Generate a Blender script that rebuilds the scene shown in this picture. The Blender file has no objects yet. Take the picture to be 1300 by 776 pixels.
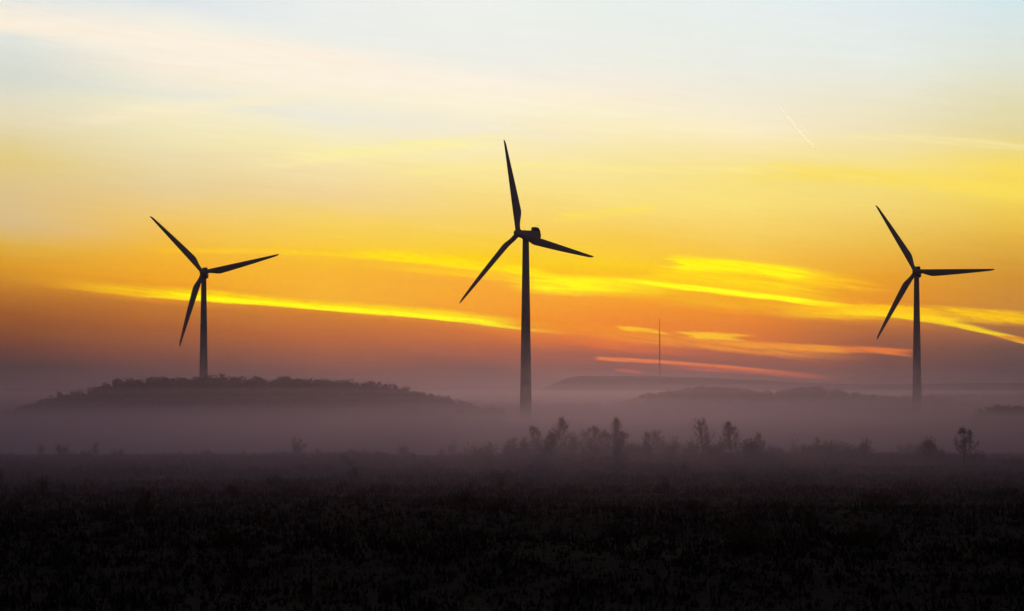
import bpy, bmesh, math, random
from mathutils import Vector, Matrix, noise
R = math.radians
PI = math.pi
sc = bpy.context.scene
col = sc.collection

# ------------------------------------------------------------------ survey of the place
EYE = 18.0            # height of the viewpoint above the valley floor (m)
F = 3686.0            # focal length expressed in photograph pixels
HV, CU = 496.0, 650.0 # photograph row of the true horizon, column of the view axis


def azel(u, v):
    """bearing and elevation (degrees) of a point of the photograph"""
    az = math.degrees(math.atan((u - CU) / F))
    el = math.degrees(math.atan((HV - v) / F * math.cos(R(az))))
    return az, el


def bearing_x(u, d):
    return (u - CU) / F * d


def height_at(v, d):
    return EYE + (HV - v) / F * d


def srgb(c):
    return tuple(((x / 255) / 12.92 if x / 255 <= 0.04045 else ((x / 255 + 0.055) / 1.055) ** 2.4) for x in c)


def sstep(a, b, x):
    t = max(0.0, min(1.0, (x - a) / (b - a)))
    return t * t * (3 - 2 * t)


# ------------------------------------------------------------------ object helpers
def tag(o, label=None, cat=None, group=None, kind=None):
    if label: o['label'] = label
    if cat: o['category'] = cat
    if group: o['group'] = group
    if kind: o['kind'] = kind
    return o


def obj(name, verts, faces, mat, parent=None, smooth=False):
    me = bpy.data.meshes.new(name)
    me.from_pydata(verts, [], faces)
    me.validate(); me.update()
    if smooth:
        for p in me.polygons: p.use_smooth = True
    if mat: me.materials.append(mat)
    o = bpy.data.objects.new(name, me)
    col.objects.link(o)
    if parent: o.parent = parent
    return o


def empty(name, loc, rz=0.0):
    o = bpy.data.objects.new(name, None)
    o.location = loc; o.rotation_euler = (0, 0, rz)
    o.empty_display_size = 1.0
    col.objects.link(o)
    return o


def copy_tree(o, parent=None):
    c = o.copy(); col.objects.link(c); c.parent = parent
    for ch in [k for k in bpy.data.objects if k.parent == o]:
        copy_tree(ch, c)
    return c


class MB:
    def __init__(s): s.v = []; s.f = []

    def ring_loft(s, rings, cap0=True, cap1=True):
        base = len(s.v); n = len(rings[0])
        for r in rings: s.v += [tuple(p) for p in r]
        for i in range(len(rings) - 1):
            for j in range(n):
                a = base + i * n + j; b = base + i * n + (j + 1) % n
                s.f.append((a, b, b + n, a + n))
        if cap0: s.f.append(tuple(base + j for j in range(n))[::-1])
        if cap1: s.f.append(tuple(base + (len(rings) - 1) * n + j for j in range(n)))

    def tube(s, p0, p1, r0, r1, n=6, caps=True):
        p0, p1 = Vector(p0), Vector(p1)
        d = (p1 - p0)
        if d.length < 1e-6: return
        d.normalize()
        a = d.cross(Vector((0, 0, 1)) if abs(d.z) < .95 else Vector((1, 0, 0))).normalized()
        b = d.cross(a)
        rings = []
        for p, r in ((p0, r0), (p1, r1)):
            rings.append([p + (a * math.cos(t) + b * math.sin(t)) * r for t in [2 * PI * k / n for k in range(n)]])
        s.ring_loft(rings, caps, caps)

    def box(s, c, d, M=None):
        b = len(s.v)
        for x in (-.5, .5):
            for y in (-.5, .5):
                for z in (-.5, .5):
                    p = Vector((c[0] + x * d[0], c[1] + y * d[1], c[2] + z * d[2]))
                    s.v.append(tuple(M @ p if M else p))
        for q in ((0, 1, 3, 2), (4, 6, 7, 5), (0, 4, 5, 1), (2, 3, 7, 6), (0, 2, 6, 4), (1, 5, 7, 3)):
            s.f.append(tuple(b + k for k in q))

    def leaf(s, c, size, rnd, droop=0.0):
        n = Vector((rnd.gauss(0, 1), rnd.gauss(0, 1), rnd.gauss(0, 1))).normalized()
        a = n.cross(Vector((rnd.gauss(0, 1), rnd.gauss(0, 1), rnd.gauss(0, 1)))).normalized()
        b = n.cross(a)
        c = Vector(c); k = len(s.v)
        w = size * rnd.uniform(.5, 1.0); h = size * rnd.uniform(.6, 1.3)
        s.v += [tuple(c - a * w * .5), tuple(c + b * h * .55), tuple(c + a * w * .5), tuple(c - b * h * .6)]
        s.f.append((k, k + 1, k + 2, k + 3))

    def build(s, name, mat, parent=None, smooth=False):
        return obj(name, s.v, s.f, mat, parent, smooth)


# ------------------------------------------------------------------ materials
def mat_surface(name, c1, c2, scale, rough=.85, detail=6, bump=0.0, c3=None):
    m = bpy.data.materials.new(name); m.use_nodes = True
    nt = m.node_tree; b = nt.nodes['Principled BSDF']
    tc = nt.nodes.new('ShaderNodeTexCoord'); nz = nt.nodes.new('ShaderNodeTexNoise')
    nz.inputs['Scale'].default_value = scale; nz.inputs['Detail'].default_value = detail
    cr = nt.nodes.new('ShaderNodeValToRGB')
    cr.color_ramp.elements[0].position = .35; cr.color_ramp.elements[1].position = .68
    cr.color_ramp.elements[0].color = (*c1, 1); cr.color_ramp.elements[1].color = (*c2, 1)
    if c3:
        e = cr.color_ramp.elements.new(.8); e.color = (*c3, 1)
    nt.links.new(tc.outputs['Object'], nz.inputs['Vector'])
    nt.links.new(nz.outputs['Fac'], cr.inputs['Fac'])
    nt.links.new(cr.outputs['Color'], b.inputs['Base Color'])
    b.inputs['Roughness'].default_value = rough
    b.inputs['Specular IOR Level'].default_value = .2
    if bump:
        bm_ = nt.nodes.new('ShaderNodeBump'); bm_.inputs['Strength'].default_value = bump
        nt.links.new(nz.outputs['Fac'], bm_.inputs['Height']); nt.links.new(bm_.outputs['Normal'], b.inputs['Normal'])
    return m


M_white = mat_surface('turbine_paint', (.52, .53, .54), (.60, .60, .60), .35, .55)
M_blade = mat_surface('blade_gelcoat', (.50, .51, .52), (.58, .58, .58), .2, .45)
M_dark = mat_surface('grey_metal', (.12, .12, .13), (.2, .2, .2), 1.0, .6)
M_conc = mat_surface('concrete', (.25, .24, .22), (.36, .35, .33), .6, .9)
M_mast = mat_surface('mast_steel', (.16, .09, .08), (.24, .12, .1), .02, .7)
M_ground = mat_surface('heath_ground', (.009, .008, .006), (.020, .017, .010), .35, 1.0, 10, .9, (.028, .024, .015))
M_field = mat_surface('valley_pasture', (.03, .045, .015), (.06, .07, .03), .01, 1.0, 8)
M_ridge = mat_surface('ridge_pasture', (.03, .04, .02), (.06, .06, .03), .004, 1.0, 8)
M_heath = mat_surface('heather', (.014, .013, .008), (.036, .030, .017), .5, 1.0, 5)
M_leaf = mat_surface('leaves', (.035, .04, .015), (.06, .06, .025), .8, .9, 4)
M_leaf2 = mat_surface('autumn_leaves', (.045, .035, .015), (.075, .05, .02), .8, .9, 4)
M_bark = mat_surface('bark', (.04, .032, .025), (.09, .075, .06), 1.5, .95)


def mat_volume(name, density, color=(.51, .425, .70), g=.87):
    m = bpy.data.materials.new(name); m.use_nodes = True
    nt = m.node_tree; nt.nodes.clear()
    out = nt.nodes.new('ShaderNodeOutputMaterial'); pv = nt.nodes.new('ShaderNodeVolumePrincipled')
    pv.inputs['Color'].default_value = (*color, 1)
    pv.inputs['Density'].default_value = density
    pv.inputs['Anisotropy'].default_value = g
    nt.links.new(pv.outputs['Volume'], out.inputs['Volume'])
    return m


# ------------------------------------------------------------------ terrain
def curve(pts, u):
    if u <= pts[0][0]: return pts[0][1]
    for (a, p), (b, q) in zip(pts, pts[1:]):
        if u <= b: return p + (q - p) * (u - a) / (b - a)
    return pts[-1][1]


HILL = [(40, 528), (60, 502), (95, 497), (125, 489), (140, 480), (200, 477), (260, 474.5), (350, 476), (440, 480), (500, 487), (550, 499), (600, 511), (680, 530)]
RISE = [(750, 518), (790, 509), (825, 499), (870, 492), (905, 490), (950, 494), (990, 495), (1028, 490), (1062, 493), (1100, 501), (1140, 504), (1165, 500), (1205, 508), (1260, 520)]
def terrain(x, y):
    near = max(6.3, 16.3 - 0.082 * max(y, -60)) if y < 140 else 6.3
    n1 = noise.noise(Vector((x / 37, y / 37, 0))) * .45 + noise.noise(Vector((x / 11, y / 11, 3))) * .16
    edge = 525 + 22 * noise.noise(Vector((x / 45, 7, 0))) + .10 * x
    drop = sstep(edge, edge + 130, y)
    n1 += .55 * noise.noise(Vector((x / 16, y / 40, 12))) * sstep(420, 500, y)
    z = near * (1 - drop) + 0.6 * drop + n1 * (1 - .4 * drop)
    # hillock under the wood on the left
    if abs(y - 1395) < 260: z += max(0, height_at(curve(HILL, CU + x / 1395 * F), 1395) - 9.5) * math.exp(-((y - 1395) / 80) ** 2)
    # rise under the woods on the right
    if abs(y - 1900) < 400: z += max(0, height_at(curve(RISE, CU + x / 1900 * F), 1900) - 11) * math.exp(-((y - 1900) / 130) ** 2)
    z += 2.5 * noise.noise(Vector((x / 420, y / 420, 9))) * sstep(800, 1200, y)
    return z


def grid_mesh(name, xs, ys, hf, mat):
    v = [(x, y, hf(x, y)) for y in ys for x in xs]
    nx = len(xs); f = []
    for j in range(len(ys) - 1):
        for i in range(nx - 1):
            a = j * nx + i
            f.append((a, a + 1, a + nx + 1, a + nx))
    return obj(name, v, f, mat, None, True)


def spaced(a, b, n, p=1.0):
    return [a + (b - a) * (k / n) ** p for k in range(n + 1)]


xs = sorted(set([-4200, -3000, -2200, -1600, -1200, -900, -700, -560] + [round(-460 + 4 * k, 2) for k in range(231)] + [560, 700, 900, 1200, 1600, 2200, 3000, 4200]))
ys = [-300, -200, -120, -60, -20] + [4 * k for k in range(0, 175)] + [700 + 12 * k for k in range(0, 150)] + [2500 + 150 * k for k in range(0, 55)]
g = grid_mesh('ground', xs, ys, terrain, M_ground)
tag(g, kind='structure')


def ridge_h(x, y):
    u = CU + x / y * F
    top = 58 * sstep(655, 735, u) * (1 - .42 * sstep(820, 1120, u)) + 12 * noise.noise(Vector((x / 900, 2, 0)))
    top = max(top, 19 + 9 * noise.noise(Vector((x / 700, 5, 0))))
    top += 3.0 * noise.noise(Vector((x / 60, 2, 4))) + 2 * noise.noise(Vector((x / 25, 2, 4)))
    return -8 + (top + 8) * sstep(7000, 7900, y) * (1 - sstep(8100, 9300, y))


rg = grid_mesh('hill', [-3800 + 20 * k for k in range(381)], [6950 + 60 * k for k in range(40)], ridge_h, M_ridge)
tag(rg, kind='structure')


# ------------------------------------------------------------------ wind turbines
def ring_y(r, y, n=20, cx=0, cz=0, sx=1, sz=1, pw=2.0):
    """a (super)elliptic ring in the xz plane at depth y"""
    out = []
    for k in range(n):
        t = 2 * PI * k / n
        c, s = math.cos(t), math.sin(t)
        out.append(Vector((cx + r * sx * math.copysign(abs(c) ** (2 / pw), c), y, cz + r * sz * math.copysign(abs(s) ** (2 / pw), s))))
    return out


def blade_mesh(L=40.0):
    """blade along +z from the hub axis; leading edge -x side, bulging trailing edge +x side"""
    mb = MB(); rings = []
    N = 18
    st = [1.0, 1.8, 2.6, 3.6, 4.8, 6.2, 7.6, 9.0, 10.5, 13, 16, 20, 24, 28, 32, 35.5, 38, 39.3, 39.85, 40.0]
    for r in st:
        r_ = r * L / 40
        if r < 9:
            t = sstep(2.2, 9, r)
            chord = 2.05 + (3.6 - 2.05) * t
            thick = 2.05 * (1 - t) + .80 * t
        else:
            q = (r - 9) / 31
            chord = 3.6 * (1 - q) ** 1.0 + .8 * q + .12 * math.sin(q * PI)
            thick = chord * (.245 - .11 * q)
        if r > 39: chord *= (.75, .42, .12)[[39.3, 39.85, 40.0].index(r)]; thick *= .8
        round_ = 1 - sstep(2.2, 8.5, r)
        tw = R(14 * (1 - sstep(5, 36, r)) + 3)
        off = -.93 + .0 * r                      # leading edge nearly straight
        le = -1.0 + .45 * (r / 40)
        ring = []
        for k in range(N):
            a = 2 * PI * k / N
            cx = (1 - math.cos(a)) / 2           # 0 at LE, 1 at TE
            yt = math.sin(a) * .5
            # airfoil thickness distribution versus circle
            foil = yt * (1.25 * math.sqrt(max(cx, 1e-6)) * (1 - cx) ** .55 + .03) / .62
            circ = yt
            yy = (circ * round_ + foil * .9 * (1 - round_) * (1 if abs(yt) > 1e-9 else 0)) * thick
            xx = le + cx * chord
            ct, s_ = math.cos(tw), math.sin(tw)
            px = xx - (le + .3 * chord)
            ring.append(Vector((le + .3 * chord + px * ct - yy * s_, px * s_ + yy * ct, r_)))
        rings.append(ring)
    mb.ring_loft(rings)
    return mb


def make_turbine(hub_h):
    """origin at the tower foot; the rotor faces -y"""
    root = empty('wind_turbine', (0, 0, 0))
    top = hub_h - 1.9
    # tower
    mb = MB(); rings = []
    for z in (-1.0, 0.0, .35):
        rings.append([Vector((math.cos(2 * PI * k / 36) * 2.62, math.sin(2 * PI * k / 36) * 2.62, z)) for k in range(36)])
    secs = [0.36, 20, 20.06, 20.2, 20.26, 48, 48.06, 48.2, 48.26, top - .3, top]
    for z in secs:
        r = 2.5 + (1.28 - 2.5) * (z / top) ** 1.05
        if z in (20.06, 20.2, 48.06, 48.2): r += .05
        rings.append([Vector((math.cos(2 * PI * k / 36) * r, math.sin(2 * PI * k / 36) * r, z)) for k in range(36)])
    mb.ring_loft(rings)
    tw = mb.build('tower', M_white, root, True)
    # door with steps at the foot
    d = MB(); d.box((0, -2.62, 2.1), (.95, .16, 2.1)); d.build('door', M_dark, tw)
    s = MB()
    for k in range(5): s.box((0, -2.95 - .28 * k, .95 - .2 * k), (1.1, .3, .08))
    s.box((-.56, -3.4, 1.0), (.05, 1.4, .05)); s.box((.56, -3.4, 1.0), (.05, 1.4, .05))
    s.build('steps', M_dark, tw)
    f = MB()
    f.ring_loft([[Vector((math.cos(2 * PI * k / 24) * rr, math.sin(2 * PI * k / 24) * rr, z)) for k in range(24)] for rr, z in ((6.0, -2.5), (6.0, -.1), (5.6, .12))])
    f.build('foundation', M_conc, root)
    # nacelle, tilted 5 degrees with the shaft
    nac = empty('nacelle_frame', (0, 0, hub_h)); nac.parent = root
    bpy.data.objects.remove(nac)
    T = Matrix.Translation((0, 0, hub_h)) @ Matrix.Rotation(R(-5), 4, 'X')
    mb = MB()
    prof = [(-3.15, .55, 1.25, 1.25, 0), (-3.0, 1.0, 1.45, 1.4, 0), (-1.8, 1.0, 1.62, 1.62, .0), (0, 1.0, 1.7, 1.75, .0), (3.0, 1, 1.75, 2.0, .15), (6.6, 1, 1.75, 2.05, .2), (7.7, 1, 1.65, 1.6, .35), (8.3, 1, 1.35, 1.1, .55)]
    mb.ring_loft([[T @ p for p in ring_y(1, y, 28, 0, cz, sx, sz, 4.5)] for y, q, sx, sz, cz in prof])
    na = mb.build('nacelle', M_white, root, True)
    mb = MB()
    mb.ring_loft([[T @ p for p in ring_y(1, y, 16, 0, cz, sx, sz, 6)] for y, sx, sz, cz in ((4.6, 1.0, .3, 2.2), (5.0, 1.25, 1.0, 2.8), (6.8, 1.25, 1.0, 2.8), (8.1, 1.15, .6, 2.0))])
    mb.build('cooler', M_dark, na)
    mb = MB()
    mb.tube(T @ Vector((.7, 6.4, 3.8)), T @ Vector((.7, 6.4, 4.6)), .03, .02, 6); mb.tube(T @ Vector((.45, 6.4, 4.6)), T @ Vector((.95, 6.4, 4.6)), .05, .05, 6)
    mb.build('wind_vane', M_dark, na)
    # yaw collar
    mb = MB()
    mb.ring_loft([[Vector((math.cos(2 * PI * k / 28) * rr, math.sin(2 * PI * k / 28) * rr, z)) for k in range(28)] for rr, z in ((1.38, top), (1.42, top + .5))])
    mb.build('yaw_bearing', M_dark, root, True)
    # hub with spinner, rotor centre 5 m ahead of the tower axis
    hub = MB()
    hub.ring_loft([[T @ p for p in ring_y(r, y, 28)] for y, r in ((-3.25, 1.15), (-3.5, 1.5), (-4.4, 1.68), (-5.4, 1.66), (-6.1, 1.45), (-6.7, 1.02), (-7.0, .55), (-7.12, .08))])
    h = hub.build('hub', M_white, root, True)
    return root, T


def add_blades(root, T, theta0):
    bm_ = blade_mesh()
    me = None
    for k in range(3):
        a = R(theta0 + 120 * k)                  # clockwise from straight up, seen from ahead of the rotor
        # the mesh is seen from -y: +x is right; clockwise by a = rotation about +y by +a
        M = T @ Matrix.Translation((0, -5.0, 0)) @ Matrix.Rotation(a, 4, 'Y')
        if me is None:
            b = bm_.build('blade', M_blade, root, True); me = b.data
        else:
            b = bpy.data.objects.new('blade', me); col.objects.link(b); b.parent = root
        b.matrix_local = M


def place_turbine(u, hub_v, R_px, psi, theta0, label):
    s = R_px / 40.0
    D = F / s
    x = bearing_x(u, D)
    z0 = terrain(x, D)
    hub_h = height_at(hub_v, D) - z0
    root, T = make_turbine(hub_h)
    los = math.atan2(x, D)                       # bearing of the turbine from the viewpoint
    root.location = (x, D, z0)
    # rotor faces -y; psi>0 swings it towards the left of the picture
    root.rotation_euler = (0, 0, -R(psi) - los)
    add_blades(root, T, theta0)
    tag(root, label, 'wind turbine', 'three wind turbines standing in the mist')
    return root


place_turbine(667.5, 298, 125.6, 38, -14.0, 'largest wind turbine, in the centre, nacelle seen side-on, one blade almost straight up')
place_turbine(258.5, 347.3, 98.8, 6, -43.0, 'pale silhouetted wind turbine rising behind the wooded hillock on the left')
place_turbine(1164, 346, 99.3, 6, -30.4, 'wind turbine on the right with one blade pointing level to the right')

# ------------------------------------------------------------------ radio mast far away
Dm = 4300
xm = bearing_x(837.5, Dm)
zt = height_at(404, Dm)
z0 = terrain(xm, Dm)
mast = empty('radio_mast', (xm, Dm, z0))
tag(mast, 'very thin tall lattice radio mast standing far off between the turbines', 'mast')
H = zt - z0
lat = MB(); w = .75
pts = [(w * math.cos(R(90 + 120 * k)), w * math.sin(R(90 + 120 * k))) for k in range(3)]
hm = H * .84
for p in pts: lat.tube((p[0], p[1], -1), (p[0], p[1], hm), .2, .17, 6)
nb = 44
for i in range(nb):
    a, b = hm * i / nb, hm * (i + 1) / nb
    for k in range(3):
        p, q = pts[k], pts[(k + 1) % 3]
        lat.tube((p[0], p[1], a), (q[0], q[1], b),   .08, .08, 4, False)
        lat.tube((p[0], p[1], b), (q[0], q[1], b), .08, .08, 4, False)
lat.build('lattice', M_mast, mast)
t_ = MB(); t_.tube((0, 0, hm - .5), (0, 0, H), .36, .3, 10); t_.build('antenna', M_mast, mast)
gy = MB()
for k in range(3):
    a = R(30 + 120 * k)
    for fr in (.3, .58, .83):
        gy.tube((math.cos(a) * 55, math.sin(a) * 55, 0), (0, 0, H * fr), .025, .025, 4, False)
gy.build('guy_wires', M_mast, mast)


# ------------------------------------------------------------------ vegetation
def grow(mb, p, d, length, r, depth, rnd, tips, spread=.5, up=.25, nseg=3):
    """a limb that bends, tapers and forks; twig ends go to tips"""
    cur = Vector(p); dr = Vector(d).normalized()
    for i in range(nseg):
        nx = cur + dr * (length / nseg)
        r2 = r * (1 - .28 * (i + 1) / nseg)
        mb.tube(cur, nx, r * (1 - .28 * i / nseg), r2, 5 if depth > 1 else 3, False)
        if depth > 0 and i > 0 or (depth > 0 and i == 0 and rnd.random() < .4):
            for _ in range(1 if rnd.random() < .6 else 2):
                sd = (dr + Vector((rnd.gauss(0, spread), rnd.gauss(0, spread), rnd.gauss(0, spread) + up))).normalized()
                grow(mb, nx, sd, length * rnd.uniform(.42, .68), r2 * .6, depth - 1, rnd, tips, spread, up)
        cur = nx
        dr = (dr + Vector((rnd.gauss(0, .09), rnd.gauss(0, .09), rnd.gauss(0, .05) + .04))).normalized()
        tips.append(cur.copy())
    tips.append(cur.copy())


def make_sapling(h, seed, leafy=.5, spread=.42, up=.35, mat=None, leaf=.16, crown_from=.06):
    rnd = random.Random(seed)
    root = empty('sapling', (0, 0, 0))
    tr = MB(); tips = []
    cur = Vector((0, 0, -.3)); dr = Vector((rnd.gauss(0, .05), rnd.gauss(0, .05), 1)).normalized()
    n = 9; r0 = .016 * h + .02
    for i in range(n):
        nx = cur + dr * ((h + .3) / n)
        r1 = r0 * (1 - i / n) + .01; r2 = r0 * (1 - (i + 1) / n) + .008
        tr.tube(cur, nx, r1, r2, 7, i == 0)
        q = (i + 1) / n
        if q > crown_from and i < n - 1:
            for _ in range(rnd.choice((2, 3, 3))):
                a = rnd.uniform(0, 2 * PI)
                sd = Vector((math.cos(a) * spread * 1.5, math.sin(a) * spread * 1.5, up + .45)).normalized()
                ll = h * (.34 * (1 - q) ** .55 + .07) * rnd.uniform(.6, 1.15)
                grow(tr, nx, sd, ll, r2 * .55 + .006, 2 if h > 3 else 1, rnd, tips, .38, .22)
        cur = nx
        dr = (dr + Vector((rnd.gauss(0, .07), rnd.gauss(0, .07), .1))).normalized()
    tips.append(cur)
    tr.build('trunk', M_bark, root)
    cr = MB()
    for t in tips:
        if rnd.random() < leafy:
            for _ in range(rnd.choice((2, 3, 5))):
                cr.leaf(t + Vector((rnd.gauss(0, .16), rnd.gauss(0, .16), rnd.gauss(0, .2))), leaf * rnd.uniform(.7, 1.6), rnd)
    if cr.f: cr.build('crown', mat or M_leaf2, root)
    return root


def make_bush(r, h, seed, mat, name='bush', n=420, leaf=.14):
    """stems fanning out of the ground and leaves on them"""
    rnd = random.Random(seed)
    mb = MB()
    for k in range(16):
        a = rnd.uniform(0, 2 * PI); t = rnd.uniform(.15, 1)
        tipp = Vector((math.cos(a) * r * t, math.sin(a) * r * t, h * rnd.uniform(.65, 1.12) * (1 - .35 * t * t)))
        mid = tipp * .5 + Vector((0, 0, h * .12))
        st = Vector((math.cos(a) * r * .12, math.sin(a) * r * .12, -.15))
        mb.tube(st, mid, .03, .018, 4, False); mb.tube(mid, tipp, .018, .006, 3, False)
        for _ in range(n // 16):
            q = rnd.uniform(.25, 1.02)
            base = st.lerp(tipp, q)
            mb.leaf(base + Vector((rnd.gauss(0, .13 * r), rnd.gauss(0, .13 * r), rnd.gauss(0, .08 * h))), leaf * rnd.uniform(.7, 1.6), rnd)
    return mb.build(name, mat)


# saplings standing up out of the mist at the far edge of the heath: (column, top row, distance, seed, kind, label)
SAP = [
    (712.6, 537, 540, 11, 'c', 'tallest bushy young tree right of the central tower, narrow and pointed'),
    (680, 545, 545, 12, 'c', 'narrow young tree just right of the foot of the central turbine tower'),
    (697, 553, 520, 13, 'c', 'low young tree between two taller pointed ones by the central tower'),
    (740, 548, 560, 14, 't', 'thin twiggy young tree left of the middle clump of saplings'),
    (759, 545, 550, 15, 'c', 'broad young tree in the middle of the clump of saplings'),
    (770, 550, 535, 16, 't', 'short twiggy young tree inside the clump of saplings'),
    (780, 538, 548, 17, 'n', 'narrow spire-like young tree at the right end of the clump'),
    (786, 551, 530, 18, 'c', 'rounded young tree against the foot of the narrow spire'),
    (728, 556, 525, 19, 't', 'small bare young tree in the gap of the clump'),
    (819, 551, 540, 20, 't', 'bare twiggy young tree below the radio mast'),
    (834, 550, 550, 21, 't', 'second bare twiggy young tree below the radio mast, taller and thinner'),
    (891, 535, 500, 22, 't', 'tall open twiggy young tree left of the pair on the right'),
    (928, 542, 505, 23, 'c', 'denser leafy young tree, right one of the pair'),
    (965, 554, 520, 24, 't', 'faint short young tree right of the leafy one'),
    (1037, 557, 525, 25, 't', 'twiggy young tree above the row of dark bushes on the right'),
    (1223, 546, 440, 26, 'f', 'dark fan-shaped young tree standing alone near the right edge'),
    (1172, 564, 470, 27, 't', 'small forked young tree left of the lone fan-shaped one'),
    (122, 563, 515, 28, 't', 'small dark young tree alone below the left hillock'),
    (650, 558, 560, 29, 't', 'faint young tree just left of the foot of the central turbine tower'),
    (620, 562, 560, 30, 't', 'faint low young tree well left of the central turbine tower'),
]
for u, v, D, seed, kd, lb in SAP:
    x = bearing_x(u, D); z = terrain(x, D)
    h = max(1.6, height_at(v, D) - z)
    if kd == 'c': o = make_sapling(h, seed, .5, .46, .5, M_leaf, .13)
    elif kd == 'n': o = make_sapling(h, seed, .5, .16, .95, M_leaf, .13)
    elif kd == 'f': o = make_sapling(h, seed, .4, .62, .62, M_leaf2, .12, .25)
    else: o = make_sapling(h, seed, .35, .5, .5, M_leaf2, .11)
    o.location = (x, D, z)
    o.rotation_euler.z = seed * 1.7
    tag(o, lb, 'tree', 'young trees along the far edge of the heath')

# bushes along the crest and over the heath: a few meshes, many individuals
rb = random.Random(5)
bush_src = [make_bush(1.1, 1.5, 31, M_leaf), make_bush(1.5, 1.9, 32, M_leaf2, n=560), make_bush(.9, 2.3, 33, M_leaf, n=360), make_bush(1.8, 1.5, 34, M_leaf2, n=560)]
EDGE = [(1026, 563, 515), (1036, 566, 510), (1054, 565, 505), (1066, 568, 505), (1076, 574, 500), (1010, 571, 505), (990, 572, 510), (960, 572, 510), (945, 570, 505), (905, 568, 510),
        (1180, 566, 480), (1193, 575, 470), (1150, 576, 480), (1130, 578, 485), (1245, 577, 460), (1282, 578, 450), (1293, 580, 440), (800, 565, 530), (847, 567, 530), (812, 566, 525),
        (690, 563, 535), (720, 562, 535), (750, 562, 535), (765, 560, 535), (640, 570, 540), (600, 571, 545), (560, 571, 545), (520, 572, 540), (480, 573, 540), (445, 571, 540), (404, 573, 530),
        (360, 576, 525), (310, 577, 520), (265, 575, 520), (230, 578, 515), (190, 576, 510), (160, 578, 505), (110, 572, 500), (84, 578, 500), (50, 580, 490), (18, 578, 490)]
first = set()


def place_bush(i, u, D, hh, s=1.0):
    k = i % 4
    src = bush_src[k]
    o = src if k not in first else src.copy()
    if k in first: col.objects.link(o)
    first.add(k)
    x = bearing_x(u, D); z = terrain(x, D)
    o.location = (x, D, z)
    sc_ = hh / 1.7
    o.scale = (sc_ * s, sc_ * s, sc_)
    o.rotation_euler.z = rb.uniform(0, 6.28)
    return o


for i, (u, v, D) in enumerate(EDGE):
    z = terrain(bearing_x(u, D), D)
    o = place_bush(i, u, D, max(1.0, min(2.5, height_at(v, D) - z)), rb.uniform(.9, 1.5))
    tag(o, 'low dark bush in the ragged line along the far edge of the heath', 'bush', 'bushes along the far edge of the heath')
for i in range(70):
    D = rb.uniform(200, 490); u = rb.uniform(-20, 1320)
    o = place_bush(i + 41, u, D, rb.uniform(.6, 1.7), rb.uniform(.8, 1.6))
    tag(o, 'nearly black bush lost in the dark heath in the foreground', 'bush', 'dark bushes scattered over the heath')

# rough heather and grass over the near heath: nobody could count it
rh = random.Random(9)
mb = MB()
for _ in range(36000):
    D = 150 + 400 * rh.random() ** .8; u = rh.uniform(-60, 1360)
    x = bearing_x(u, D); z = terrain(x, D)
    dens = noise.noise(Vector((x / 9, D / 22, 1)))
    dens = max(dens, -.55)
    hgt = (.14 + .55 * rh.random() ** 2.6) * (1.1 + dens)
    for k in range(4):
        a = rh.uniform(0, 2 * PI); w = rh.uniform(.05, .16)
        bx, by = x + rh.gauss(0, .25), D + rh.gauss(0, .25)
        ln = rh.uniform(.1, 1.3) * hgt
        i0 = len(mb.v)
        mb.v += [(bx - w * math.cos(a), by - w * math.sin(a), z - .1), (bx + w * math.cos(a), by + w * math.sin(a), z - .1), (bx + ln * math.sin(a), by - ln * math.cos(a), z + hgt * rh.uniform(.7, 1.2))]
        mb.f.append((i0, i0 + 1, i0 + 2))
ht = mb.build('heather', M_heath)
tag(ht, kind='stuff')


# woods far off in the mist, each read as one mass
def crown_cluster(mb, c, r, h, rnd, n, leaf):
    lobes = [(Vector(c) + Vector((rnd.gauss(0, .38) * r, rnd.gauss(0, .38) * r, h * rnd.uniform(-.12, .28))), r * rnd.uniform(.38, .62)) for _ in range(6)]
    for _ in range(n):
        lc, lr = rnd.choice(lobes)
        d = Vector((rnd.gauss(0, 1), rnd.gauss(0, 1), rnd.gauss(0, .85))).normalized()
        p = lc + d * lr * rnd.uniform(.55, 1.08)
        if p.z < c[2] - h * .45: continue
        mb.leaf(p, leaf * rnd.uniform(.6, 1.5), rnd)


def wood(spots, seed, leaf, n, label=None):
    rnd = random.Random(seed); mb = MB()
    for x, y, th, r in spots:
        z = terrain(x, y)
        mb.tube((x, y, z - .5), (x + rnd.gauss(0, .3), y, z + th * .6), .2 + th * .012, .1, 5, False)
        for _ in range(4):
            a = rnd.uniform(0, 2 * PI)
            mb.tube((x, y, z + th * .4), (x + math.cos(a) * r * .6, y + math.sin(a) * r * .6, z + th * rnd.uniform(.65, .85)), .1, .04, 3, False)
        crown_cluster(mb, (x, y, z + th * .66), r, th * .62, rnd, n, leaf)
        for _ in range(n // 3):                  # undergrowth under the crowns
            mb.leaf((x + rnd.gauss(0, r * .8), y + rnd.gauss(0, r * .8), z + th * rnd.uniform(0, .55)), leaf * rnd.uniform(.8, 1.7), rnd)
    o = mb.build('woodland', M_leaf)
    tag(o, kind='stuff')
    return o


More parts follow.
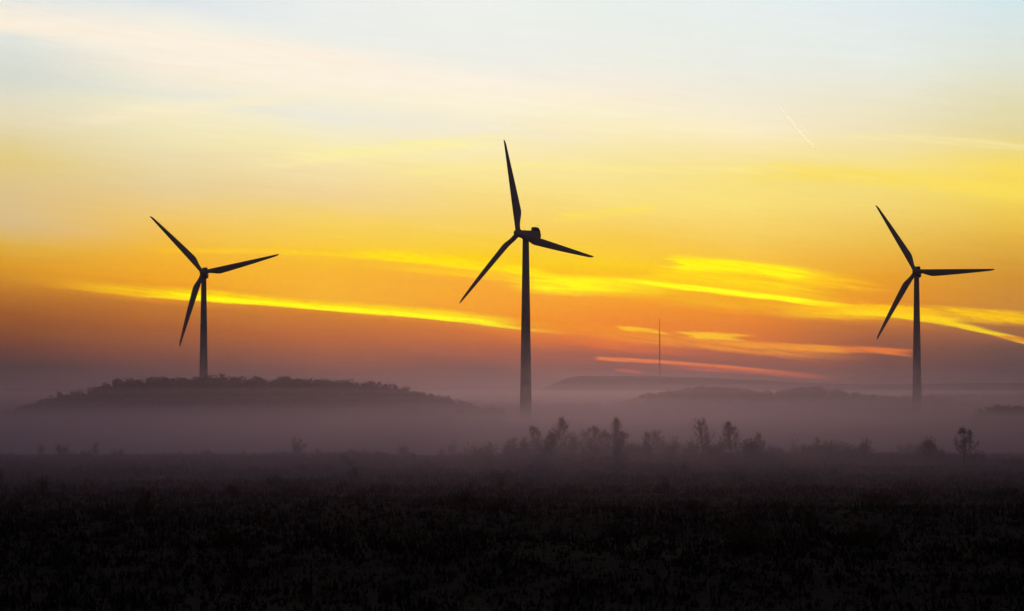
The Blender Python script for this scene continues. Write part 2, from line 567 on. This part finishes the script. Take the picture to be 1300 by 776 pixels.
for i in range(130):
    u = rb.choice((rb.uniform(560, 880), rb.uniform(880, 1110), rb.uniform(0, 1300)))
    D = rb.uniform(495, 610) - max(0, (u - 1100) * .3)
    o = place_bush(i, u, D, rb.uniform(1.2, 3.0), rb.uniform(.7, 1.2))
    tag(o, 'dark bush half lost in the mist behind the far edge of the heath', 'bush', 'bushes in the mist beyond the heath')
rw = random.Random(21)
sp = []
while len(sp) < 900:
    y = 1395 + max(-115, min(80, rw.gauss(-12, 52))); u = rw.uniform(45, 640)
    x = bearing_x(u, 1395)
    top = height_at(curve(HILL, u), 1395)
    if top < 6.5: continue
    lim = min(11.5, max(4.5, top - terrain(x, 1395)))
    lim *= .97 + .22 * noise.noise(Vector((x / 9, y / 14, 2))) + .16 * noise.noise(Vector((x / 3.2, y / 5, 6)))
    sp.append((x, y, lim * rw.uniform(.80, 1.13), rw.uniform(1.8, 3.4)))
wood(sp, 1, .62, 150)
# woods on the rise at the right, rounded crowns
sp = []
while len(sp) < 420:
    u = rw.uniform(775, 1235); D = 1900 + max(-150, min(90, rw.gauss(-10, 70)))
    x = bearing_x(u, 1900)
    top = height_at(curve(RISE, u), 1900)
    lim = min(13.5, max(6, top - terrain(x, 1900)))
    lim *= 1.0 + .15 * noise.noise(Vector((u / 13, 0, 3))) + .14 * noise.noise(Vector((u / 5, D / 20, 8)))
    sp.append((x, D, lim * rw.uniform(.9, 1.05), rw.uniform(2.6, 4.6)))
wood(sp, 2, .95, 130)
# faint hedgerow trees in the mist behind the central tower and near the right edge
sp = []
for _ in range(120):
    u = rw.choice((rw.uniform(540, 700), rw.uniform(840, 910), rw.uniform(690, 760)))
    D = rw.uniform(1750, 1850)
    th = 9 + 5 * noise.noise(Vector((u / 22, 4, 3)))
    sp.append((bearing_x(u, D), D, th, rw.uniform(2.5, 4.5)))
wood(sp, 3, 1.0, 120)
sp = []
for _ in range(90):
    u = rw.uniform(1236, 1345); D = rw.uniform(1080, 1150)
    e = sstep(1232, 1262, u)
    sp.append((bearing_x(u, D), D, (6 + 5.2 * e) * rw.uniform(.85, 1.08), rw.uniform(2, 3.4)))
wood(sp, 4, .7, 170)
sp = []
for _ in range(110):
    u = rw.uniform(1165, 1340); D = rw.uniform(2500, 2600)
    sp.append((bearing_x(u, D), D, 15 + 2 * noise.noise(Vector((u / 30, 4, 5))), rw.uniform(3, 5)))
wood(sp, 5, 1.2, 110)

# ------------------------------------------------------------------ vapour trail of an aircraft high up
def m_trail():
    m = bpy.data.materials.new('ice_crystals'); m.use_nodes = True
    nt = m.node_tree; nt.nodes.clear(); N = nt.nodes.new; L = nt.links.new
    out = N('ShaderNodeOutputMaterial'); add = N('ShaderNodeAddShader')
    tp = N('ShaderNodeBsdfTransparent'); tl = N('ShaderNodeBsdfTranslucent'); df = N('ShaderNodeBsdfDiffuse'); a2 = N('ShaderNodeAddShader')
    tl.inputs['Color'].default_value = (.45, .45, .36, 1); df.inputs['Color'].default_value = (.06, .06, .06, 1)
    L(tl.outputs[0], a2.inputs[0]); L(df.outputs[0], a2.inputs[1])
    L(tp.outputs[0], add.inputs[0]); L(a2.outputs[0], add.inputs[1]); L(add.outputs[0], out.inputs['Surface'])
    return m


Dc = 30000
p0 = Vector((bearing_x(990, Dc), Dc, height_at(134, Dc)))
p1 = Vector((bearing_x(1036, Dc + 900), Dc + 900, height_at(189, Dc + 900)))
mb = MB(); n = 24; rings = []
ax = (p1 - p0).normalized(); a = ax.cross(Vector((0, 0, 1))).normalized(); b = ax.cross(a)
for i in range(n + 1):
    t = i / n
    r = 1 + 11 * math.sin(PI * t ** 1.25) if 0 < t < 1 else .5
    r = max(.5, r)
    c = p0.lerp(p1, t) + b * 9 * math.sin(t * 2.2) * (1 - t)
    rings.append([c + (a * math.cos(q) + b * math.sin(q)) * r * 1.45 for q in [2 * PI * k / 12 for k in range(12)]])
mb.ring_loft(rings)
ct = mb.build('vapour_trail', m_trail(), None, True)
tag(ct, 'short slanting bright vapour trail of an aircraft high in the pale sky', 'vapour trail')

# ------------------------------------------------------------------ air: even haze and banks of ground mist
def hazebox(name, x0, x1, y0, y1, z0, z1, mat):
    mb = MB(); mb.box(((x0 + x1) / 2, (y0 + y1) / 2, (z0 + z1) / 2), (x1 - x0, y1 - y0, z1 - z0))
    o = mb.build(name, mat); tag(o, kind='stuff'); return o


HAZE_D = 0.000022
hazebox('haze', -4400, 4400, -350, 10900, -12, 134, mat_volume('haze_air', HAZE_D))


def mist_bank(top, y_front, amp, density, seed, y_back):
    """closed bank of ground mist with a softly rolling top"""
    xs = [-4000, -2500, -1500, -900] + [-640 + 40 * k for k in range(33)] + [900, 1500, 2500, 4000]
    ys = [y_front, y_front + 25, y_front + 50, y_front + 80] + [y_front + 110 + (y_back - y_front - 110) * (k / 44) ** 1.25 for k in range(45)]
    v = []; f = []; nx = len(xs); ny = len(ys)
    for y in ys:
        for x in xs:
            t = sstep(-1, 230, y - y_front); t = t if y_back > 5000 else t * (1 - .8 * sstep(y_back - (700 if y_back > 1000 else 150), y_back, y))
            fx = 70 * noise.noise(Vector((x / 120, seed, 0)))
            z = (top * (.30 + .70 * t) if True else top) + amp * t * (noise.noise(Vector((x / 170, y / 260, seed))) + .5 * noise.noise(Vector((x / 60, y / 110, seed + 5))))
            v.append((x, y + fx * (1 - t), z))
    for j in range(ny - 1):
        for i in range(nx - 1):
            q = j * nx + i
            f.append((q, q + 1, q + nx + 1, q + nx))
    # skirt and floor
    B = len(v); per = [i for i in range(nx)] + [j * nx + nx - 1 for j in range(1, ny)] + [(ny - 1) * nx + i for i in range(nx - 2, -1, -1)] + [j * nx for j in range(ny - 2, 0, -1)]
    for q in per: v.append((v[q][0], v[q][1], -9.0 - .1 * seed))
    m_ = len(per)
    for k in range(m_):
        f.append((per[k], B + k, B + (k + 1) % m_, per[(k + 1) % m_]))
    f.append(tuple(B + k for k in range(m_)))
    o = obj('haze', v, f, mat_volume('ground_mist', density), None, False)
    bm_ = bmesh.new(); bm_.from_mesh(o.data); bmesh.ops.recalc_face_normals(bm_, faces=bm_.faces); bm_.to_mesh(o.data); bm_.free()
    tag(o, kind='stuff')
    return o


MIST = [  # top, front, roll, density
    (41.0, 420, 7.0, 0.00008, 2500),
    (34.0, 360, 6.0, 0.00010, 4000),
    (28.0, 300, 4.8, 0.00013, 2800),
    (23.0, 230, 3.4, 0.00021, 3300),
    (18.5, 180, 2.3, 0.00028, 9000),
    (15.2, 165, 2.6, 0.00042, 9000),
    (12.6, 180, 3.0, 0.0010, 9000),
    (9.8, 215, 2.4, 0.0021, 9000),
    (13.6, 260, 1.3, 0.0022, 760),
]
for i, (t, yf, am, d, yb) in enumerate(MIST): mist_bank(t, yf, am, d, i + 1, yb)

# ------------------------------------------------------------------ the dusk sky
world = bpy.data.worlds.new("World"); sc.world = world; world.use_nodes = True
nt = world.node_tree; nt.nodes.clear()
N = nt.nodes.new; LK = nt.links.new


def mth(op, a, b=None, c=None, clamp=False):
    n = N('ShaderNodeMath'); n.operation = op; n.use_clamp = clamp
    for i, s in enumerate((a, b, c)):
        if s is None: continue
        if isinstance(s, (int, float)): n.inputs[i].default_value = s
        else: LK(s, n.inputs[i])
    return n.outputs[0]


def smooth(x, a, b, lo=0.0, hi=1.0):
    n = N('ShaderNodeMapRange'); n.interpolation_type = 'SMOOTHSTEP'
    if a > b: a, b, lo, hi = b, a, hi, lo
    LK(x, n.inputs['Value'])
    for k, q in zip(('From Min', 'From Max', 'To Min', 'To Max'), (a, b, lo, hi)): n.inputs[k].default_value = q
    return n.outputs[0]


def linr(x, a, b, lo=0.0, hi=1.0):
    n = N('ShaderNodeMapRange'); LK(x, n.inputs['Value'])
    for k, q in zip(('From Min', 'From Max', 'To Min', 'To Max'), (a, b, lo, hi)): n.inputs[k].default_value = q
    return n.outputs[0]


def mixc(f, a, b):
    n = N('ShaderNodeMix'); n.data_type = 'RGBA'
    for s, i in ((f, 0), (a, 6), (b, 7)):
        if isinstance(s, (int, float)): n.inputs[i].default_value = s
        elif isinstance(s, tuple): n.inputs[i].default_value = (*s, 1)
        else: LK(s, n.inputs[i])
    return n.outputs[2]


def vec(x, y, z):
    n = N('ShaderNodeCombineXYZ')
    for i, s in enumerate((x, y, z)):
        if isinstance(s, (int, float)): n.inputs[i].default_value = s
        else: LK(s, n.inputs[i])
    return n.outputs[0]


def noi(v, scale, detail=3, rough=.55):
    n = N('ShaderNodeTexNoise'); n.inputs['Scale'].default_value = scale; n.inputs['Detail'].default_value = detail
    n.inputs['Roughness'].default_value = rough; LK(v, n.inputs['Vector']); return n.outputs['Fac']


tc = N('ShaderNodeTexCoord'); sep = N('ShaderNodeSeparateXYZ'); LK(tc.outputs['Generated'], sep.inputs[0])
X, Y, Z = sep.outputs
az = mth('DEGREES', mth('ARCTAN2', X, Y))
el = mth('DEGREES', mth('ARCSINE', Z))
SH = 0.10                                      # the cloud layers dip to the right by this slope
els0 = mth('MULTIPLY_ADD', az, SH, el)
P = 1 / (F * PI / 180)                         # degrees per photograph pixel
# streaky distortion of the layers
wn = noi(vec(mth('MULTIPLY', az, .30), mth('MULTIPLY', els0, 1.5), 0.0), 1.0, 4, .6)
fine = noi(vec(mth('MULTIPLY', az, .55), mth('MULTIPLY', els0, 7.0), 4.0), 1.0, 5, .62)
fil = noi(vec(mth('MULTIPLY', az, 1.1), mth('MULTIPLY', els0, 15.0), 7.0), 1.0, 5, .65)
fine = mth('MULTIPLY_ADD', fil, .45, mth('MULTIPLY', fine, .62))
els = mth('ADD', els0, mth('ADD', mth('MULTIPLY_ADD', wn, .30, -.15), mth('MULTIPLY_ADD', fine, .12, -.06)))
elw = mth('ADD', el, mth('ADD', mth('MULTIPLY_ADD', wn, .20, -.10), mth('MULTIPLY_ADD', fine, .12, -.06)))

# colours of the sky read down eight bearings: (row, sRGB)
COLS = {
    20: [(0, 219, 226, 235), (30, 250, 236, 214), (45, 226, 230, 226), (95, 216, 220, 214), (140, 232, 222, 192), (200, 228, 206, 134), (245, 225, 196, 140), (285, 220, 190, 135), (310, 226, 178, 72), (335, 224, 158, 42), (352, 215, 146, 42), (370, 190, 120, 42), (400, 160, 92, 42), (435, 124, 70, 46), (465, 84, 62, 60), (490, 72, 62, 68)],
    210: [(0, 224, 230, 240), (22, 240, 240, 234), (45, 253, 240, 226), (90, 250, 238, 222), (120, 236, 234, 220), (138, 248, 238, 200), (185, 240, 226, 178), (240, 234, 208, 152), (280, 244, 200, 100), (315, 248, 186, 50), (355, 246, 168, 36), (374, 240, 152, 38), (386, 200, 122, 46), (412, 180, 102, 46), (450, 136, 78, 56), (480, 92, 66, 68)],
    415: [(0, 236, 239, 242), (48, 237, 240, 238), (70, 254, 240, 226), (115, 251, 242, 220), (150, 240, 236, 220), (190, 252, 238, 178), (215, 248, 226, 170), (245, 244, 214, 152), (280, 250, 212, 100), (320, 254, 202, 42), (340, 252, 186, 50), (378, 252, 180, 46), (400, 216, 130, 44), (430, 192, 104, 48), (460, 146, 82, 58), (485, 106, 72, 70)],
    600: [(0, 239, 242, 243), (80, 239, 240, 236), (102, 252, 242, 228), (130, 253, 244, 212), (160, 246, 236, 212), (185, 253, 238, 186), (222, 252, 230, 150), (260, 250, 218, 124), (295, 252, 210, 84), (325, 254, 208, 20), (350, 252, 176, 50), (392, 252, 164, 40), (424, 214, 114, 44), (445, 182, 94, 54), (470, 132, 80, 70), (492, 116, 80, 80)],
    780: [(0, 234, 240, 242), (75, 240, 240, 234), (105, 248, 238, 228), (140, 253, 242, 208), (200, 250, 232, 164), (250, 253, 226, 130), (300, 252, 206, 76), (340, 255, 208, 20), (378, 253, 162, 36), (405, 248, 142, 32), (430, 248, 130, 24), (442, 228, 106, 36), (450, 166, 84, 56), (470, 134, 76, 66), (492, 114, 80, 80)],
    950: [(0, 232, 240, 244), (75, 236, 238, 234), (120, 242, 236, 222), (165, 252, 238, 200), (220, 250, 226, 130), (260, 253, 226, 122), (310, 250, 204, 86), (345, 254, 194, 30), (388, 246, 146, 32), (430, 230, 118, 38), (446, 188, 94, 52), (457, 160, 82, 58), (478, 116, 76, 72), (495, 104, 76, 78)],
    1120: [(0, 226, 236, 244), (75, 233, 238, 236), (120, 238, 232, 214), (165, 242, 228, 184), (215, 250, 226, 128), (260, 246, 216, 116), (310, 240, 190, 72), (350, 238, 162, 40), (400, 236, 142, 36), (418, 184, 106, 54), (450, 128, 74, 58), (475, 96, 68, 68), (495, 88, 68, 72)],
    1282: [(0, 214, 232, 240), (75, 226, 230, 222), (120, 228, 222, 190), (165, 230, 216, 158), (215, 252, 222, 96), (250, 248, 216, 90), (300, 232, 182, 68), (350, 212, 148, 50), (392, 206, 138, 54), (425, 156, 98, 66), (445, 104, 74, 66), (475, 86, 66, 72), (495, 76, 64, 70)],
}
LO, HI = -1.5, 9.5                             # degrees of (sheared) elevation spanned by the ramps
keys = sorted(COLS)
ramp_pos = linr(els, LO, HI, 0, 1)
base = None
for i, u in enumerate(keys):
    cr = N('ShaderNodeValToRGB'); LK(ramp_pos, cr.inputs['Fac'])
    cr.color_ramp.interpolation = 'LINEAR'
    st = []
    for row in COLS[u]:
        if row[0] >= 465: row = (row[0], row[1] * .84, row[2] * .84, row[3] * .86)
        if row[0] < 125: row = (row[0], row[1], row[2], row[3] - 5)
        a_, e_ = azel(u, row[0])
        st.append((((e_ + SH * a_) - LO) / (HI - LO), srgb(row[1:])))
    st.sort()
    els_ = cr.color_ramp.elements
    els_[0].position = st[0][0]; els_[0].color = (*st[0][1], 1)
    els_[1].position = st[-1][0]; els_[1].color = (*st[-1][1], 1)
    for p, c in st[1:-1]:
        e = els_.new(p); e.color = (*c, 1)
    if base is None: base = cr.outputs['Color']
    else:
        f_ = linr(az, azel(keys[i - 1], 400)[0], azel(u, 400)[0])
        base = mixc(f_, base, cr.outputs['Color'])

# cloud streaks lit from below the horizon: (points, half width up, half width down, fade-in columns, fade-out columns, colour, strength, breakup)
BANDS = [
    ([(0, 15), (200, 62), (420, 88), (640, 122)], 30, 20, (-200, 0), (600, 760), (254, 243, 226), .55, .5),
    ([(100, 150), (200, 138), (330, 126), (400, 122)], 7, 9, (60, 200), (330, 420), (252, 240, 205), .6, .6),
    ([(330, 206), (430, 194), (560, 180), (680, 172)], 6, 10, (300, 420), (560, 700), (254, 242, 168), .75, .6),
    ([(480, 222), (600, 214), (700, 206), (800, 212)], 4, 6, (470, 580), (700, 820), (254, 238, 150), .6, .6),
    ([(640, 160), (760, 158), (880, 164), (990, 166)], 4, 6, (620, 720), (900, 1000), (254, 240, 196), .6, .6),
    ([(660, 210), (800, 212), (940, 216), (1040, 214)], 4, 6, (640, 760), (950, 1060), (254, 236, 150), .6, .6),
    ([(700, 276), (760, 270), (820, 262), (850, 258)], 4, 7, (690, 740), (800, 860), (255, 228, 92), .7, .5),
    ([(1060, 172), (1160, 172), (1300, 190), (1400, 200)], 4, 5, (1040, 1120), (1400, 1500), (252, 236, 172), .5, .6),
    ([(940, 218), (1080, 222), (1200, 232), (1320, 246)], 9, 11, (900, 1060), (1400, 1500), (255, 226, 90), .6, .5),
    ([(180, 318), (300, 318), (420, 322), (540, 330), (660, 346)], 3, 4, (160, 280), (560, 660), (253, 206, 40), .6, .6),
    ([(420, 321), (480, 324), (560, 331), (640, 341), (700, 350)], 8, 7, (420, 520), (660, 720), (255, 224, 0), .9, .4),
    ([(420, 334), (520, 342), (620, 352), (720, 360)], 5, 4, (440, 560), (640, 720), (255, 206, 20), .6, .5),
    ([(620, 356), (700, 361), (760, 363), (820, 364), (880, 366)], 10, 11, (640, 700), (820, 900), (255, 244, 0), .95, .25),
    ([(800, 352), (860, 356), (920, 360), (980, 366), (1060, 376)], 12, 13, (800, 850), (980, 1080), (255, 216, 0), .95, .3),
    ([(845, 333), (900, 337), (960, 341), (1020, 348), (1060, 355)], 8, 9, (846, 868), (990, 1090), (255, 240, 0), .95, .25),
    ([(1000, 352), (1060, 358), (1120, 366)], 8, 8, (1000, 1050), (1060, 1140), (255, 190, 20), .7, .6),
    ([(760, 366), (900, 380), (1000, 390), (1100, 398)], 16, 10, (720, 860), (1040, 1160), (252, 176, 24), .8, .4),
    ([(800, 358), (860, 364), (930, 371), (1000, 380), (1060, 388), (1110, 396)], 3.5, 3.5, (760, 860), (1050, 1110), (255, 250, 10), 1.0, .1),
    ([(40, 357), (130, 366), (260, 379), (400, 389), (520, 399), (620, 409), (720, 421)], 8, 3.5, (20, 300), (620, 740), (255, 214, 0), 1.0, .2),
    ([(150, 368), (260, 379), (400, 390), (520, 400), (620, 410), (720, 423)], 3.5, 3, (180, 260), (600, 720), (255, 248, 0), .95, .12),
    ([(600, 402), (680, 408), (760, 424), (860, 436), (1000, 446), (1150, 454)], 10, 7, (600, 680), (960, 1120), (250, 146, 22), .85, .4),
    ([(1020, 384), (1080, 391), (1140, 398), (1200, 407)], 3.5, 3, (1005, 1050), (1185, 1235), (255, 226, 6), .95, .1),
    ([(1010, 392), (1080, 394), (1160, 396), (1320, 404)], 6, 10, (980, 1060), (1400, 1500), (255, 196, 0), .95, .45),
    ([(1060, 396), (1140, 403), (1200, 412), (1260, 422), (1310, 438)], 4, 2.6, (1040, 1110), (1400, 1500), (255, 214, 10), .95, .1),
    ([(770, 417), (800, 418), (830, 420), (860, 424)], 2.5, 3, (775, 795), (830, 855), (255, 194, 0), 1.0, .1),
    ([(860, 425), (900, 426), (940, 427), (975, 432)], 4, 5, (862, 885), (940, 965), (255, 192, 4), 1.0, .1),
    ([(880, 434), (940, 438), (1010, 440), (1090, 445)], 4, 4, (870, 950), (1060, 1095), (255, 158, 20), 1.0, .15),
    ([(1040, 443), (1080, 444), (1120, 446), (1165, 450)], 4, 3.5, (1050, 1090), (1140, 1165), (250, 128, 40), 1.0, .15),
    ([(1240, 426), (1300, 432), (1400, 450)], 3, 3, (1250, 1290), (1400, 1500), (236, 112, 44), .7, .3),
    ([(752, 454.5), (800, 458), (870, 462), (960, 470), (1060, 481)], 2.4, 2.4, (752, 764), (930, 1070), (255, 128, 40), 1.0, .15),
    ([(800, 461), (900, 468), (1000, 476), (1080, 481)], 4, 4, (800, 900), (980, 1090), (222, 92, 52), .6, .4),
    ([(775, 470), (800, 471), (815, 473)], 2, 2, (775, 788), (800, 815), (226, 92, 52), .6, .3),
]
import numpy as np
brk = noi(vec(mth('MULTIPLY', az, .8), mth('MULTIPLY', els0, 5.0), 11.0), 1.0, 4, .6)
sky = base
azn = mth('ADD', az, mth('ADD', mth('MULTIPLY_ADD', noi(vec(mth('MULTIPLY', az, .35), mth('MULTIPLY', els0, 9.0), 21.0), 1.0, 4, .65), 1.8, -.9), 0.0))
fib = noi(vec(mth('MULTIPLY', az, .9), mth('MULTIPLY', mth('MULTIPLY_ADD', az, .04, els0), 18.0), 31.0), 1.0, 5, .68)
for pts, wu, wd, fi, fo, c, strg, bk in BANDS:
    q = [azel(*p) for p in pts]
    deg = 2 if len(pts) < 6 else 3
    co = np.polyfit([a for a, e in q], [e for a, e in q], deg)
    acc = float(co[0])
    for k in co[1:]:
        acc = mth('MULTIPLY_ADD', az, acc, float(k)) if not isinstance(acc, float) else mth('MULTIPLY_ADD', az, acc, float(k))
    wob = mth('ADD', mth('MULTIPLY_ADD', wn, min(.20, wu * P * 2.0), -min(.10, wu * P)), mth('MULTIPLY_ADD', fine, min(.14, wu * P * 1.6), -min(.07, wu * P * .8)))
    d = mth('ADD', mth('SUBTRACT', el, acc), wob)
    s0, s1, s2, s3 = (0.0, 2.0, -1.7, -.25) if wu > 15 else (.35, 1.6, -1.4, -.4)
    up = smooth(d, s0 * wu * P, s1 * wu * P, 1.0, 0.0)
    dn = smooth(d, s2 * wd * P, s3 * wd * P, 0.0, 1.0)
    m = mth('MULTIPLY', up, dn)
    m = mth('MULTIPLY', m, smooth(azn if fi[1] - fi[0] > 15 else az, azel(fi[0], 400)[0], azel(fi[1], 400)[0]))
    if fo[0] < 1350: m = mth('MULTIPLY', m, smooth(azn, azel(fo[0], 400)[0], azel(fo[1], 400)[0], 1.0, 0.0))
    m = mth('MULTIPLY', m, mth('MULTIPLY', mth('MULTIPLY', smooth(brk, .30, .56, 1 - bk, 1.0), smooth(fib, .34, .56, 1 - .35 - .5 * bk, 1.0)), strg * 1.25))
    m = mth('MINIMUM', m, 1.0)
    gain = 1.08 if c[1] > 180 and c[2] < 60 else 1.0        # cloud edges catching the sun
    sky = mixc(m, sky, tuple(q_ * gain for q_ in srgb(c)))
# faint mottling everywhere in the sunset
mott = smooth(fine, .25, .75, .982, 1.018)
vm = N('ShaderNodeVectorMath'); vm.operation = 'SCALE'; LK(sky, vm.inputs[0]); LK(mott, vm.inputs['Scale'])
sky = vm.outputs[0]

# the rest of the dome: pale overhead, fading to dusk away from the sunset
dome = N('ShaderNodeValToRGB'); LK(linr(el, -10, 90, 0, 1), dome.inputs['Fac'])
for p, c in ((0.0, (.035, .024, .030)), (1.0, (.10, .12, .17))):
    pass
e0, e1 = dome.color_ramp.elements
e0.position = .09; e0.color = (.02, .014, .017, 1)
e1.position = 1.0; e1.color = (.022, .024, .034, 1)
for p, c in ((.12, (.085, .052, .068)), (.25, (.075, .052, .066)), (.5, (.035, .032, .042))):
    e = dome.color_ramp.elements.new(p); e.color = (*c, 1)
DOME_K = 0.7
dm = N('ShaderNodeVectorMath'); dm.operation = 'SCALE'; LK(dome.outputs[0], dm.inputs[0]); dm.inputs['Scale'].default_value = DOME_K
aaz = mth('ABSOLUTE', az)
glow = mth('MULTIPLY', smooth(aaz, 10.2, 16, 1.0, 0.0), smooth(el, 7.6, 14, 1.0, 0.0))
glow = mth('MULTIPLY', glow, smooth(el, -6, -1.2, 0.0, 1.0))
final = mixc(glow, dm.outputs[0], sky)
bg = N('ShaderNodeBackground'); LK(final, bg.inputs['Color']); bg.inputs['Strength'].default_value = 1.0
wo = N('ShaderNodeOutputWorld'); LK(bg.outputs[0], wo.inputs['Surface'])
world.cycles.sampling_method = 'MANUAL'; world.cycles.sample_map_resolution = 1024

# the sun, just up behind the cloud bank on the horizon
sun = bpy.data.lights.new('sun', 'SUN'); sun.energy = 0.06; sun.angle = R(.53); sun.color = (1.0, .62, .32)
so = bpy.data.objects.new('sun', sun); col.objects.link(so)
so.rotation_euler = (R(90 - 1.0), 0, R(180 - 2.0)); so.location = (0, 0, 200)

# ------------------------------------------------------------------ camera
cam = bpy.data.cameras.new('camera'); co_ = bpy.data.objects.new('camera', cam); col.objects.link(co_)
cam.sensor_width = 36.0; cam.lens = 36.0 * F / 1300.0
cam.clip_start = .5; cam.clip_end = 80000
co_.location = (0, 0, EYE)
co_.rotation_euler = (R(90) + math.atan((HV - 388) / F), 0, 0)
sc.camera = co_

sc.view_settings.view_transform = 'Standard'; sc.view_settings.look = 'None'
sc.view_settings.exposure = 0; sc.view_settings.gamma = 1
sc.view_settings.use_curve_mapping = False
sc.cycles.volume_bounces = 1
sc.cycles.max_bounces = 5
sc.cycles.transparent_max_bounces = 64
sc.cycles.use_denoising = True
sc.cycles.use_adaptive_sampling = True; sc.cycles.adaptive_threshold = 0.02; sc.cycles.adaptive_min_samples = 24
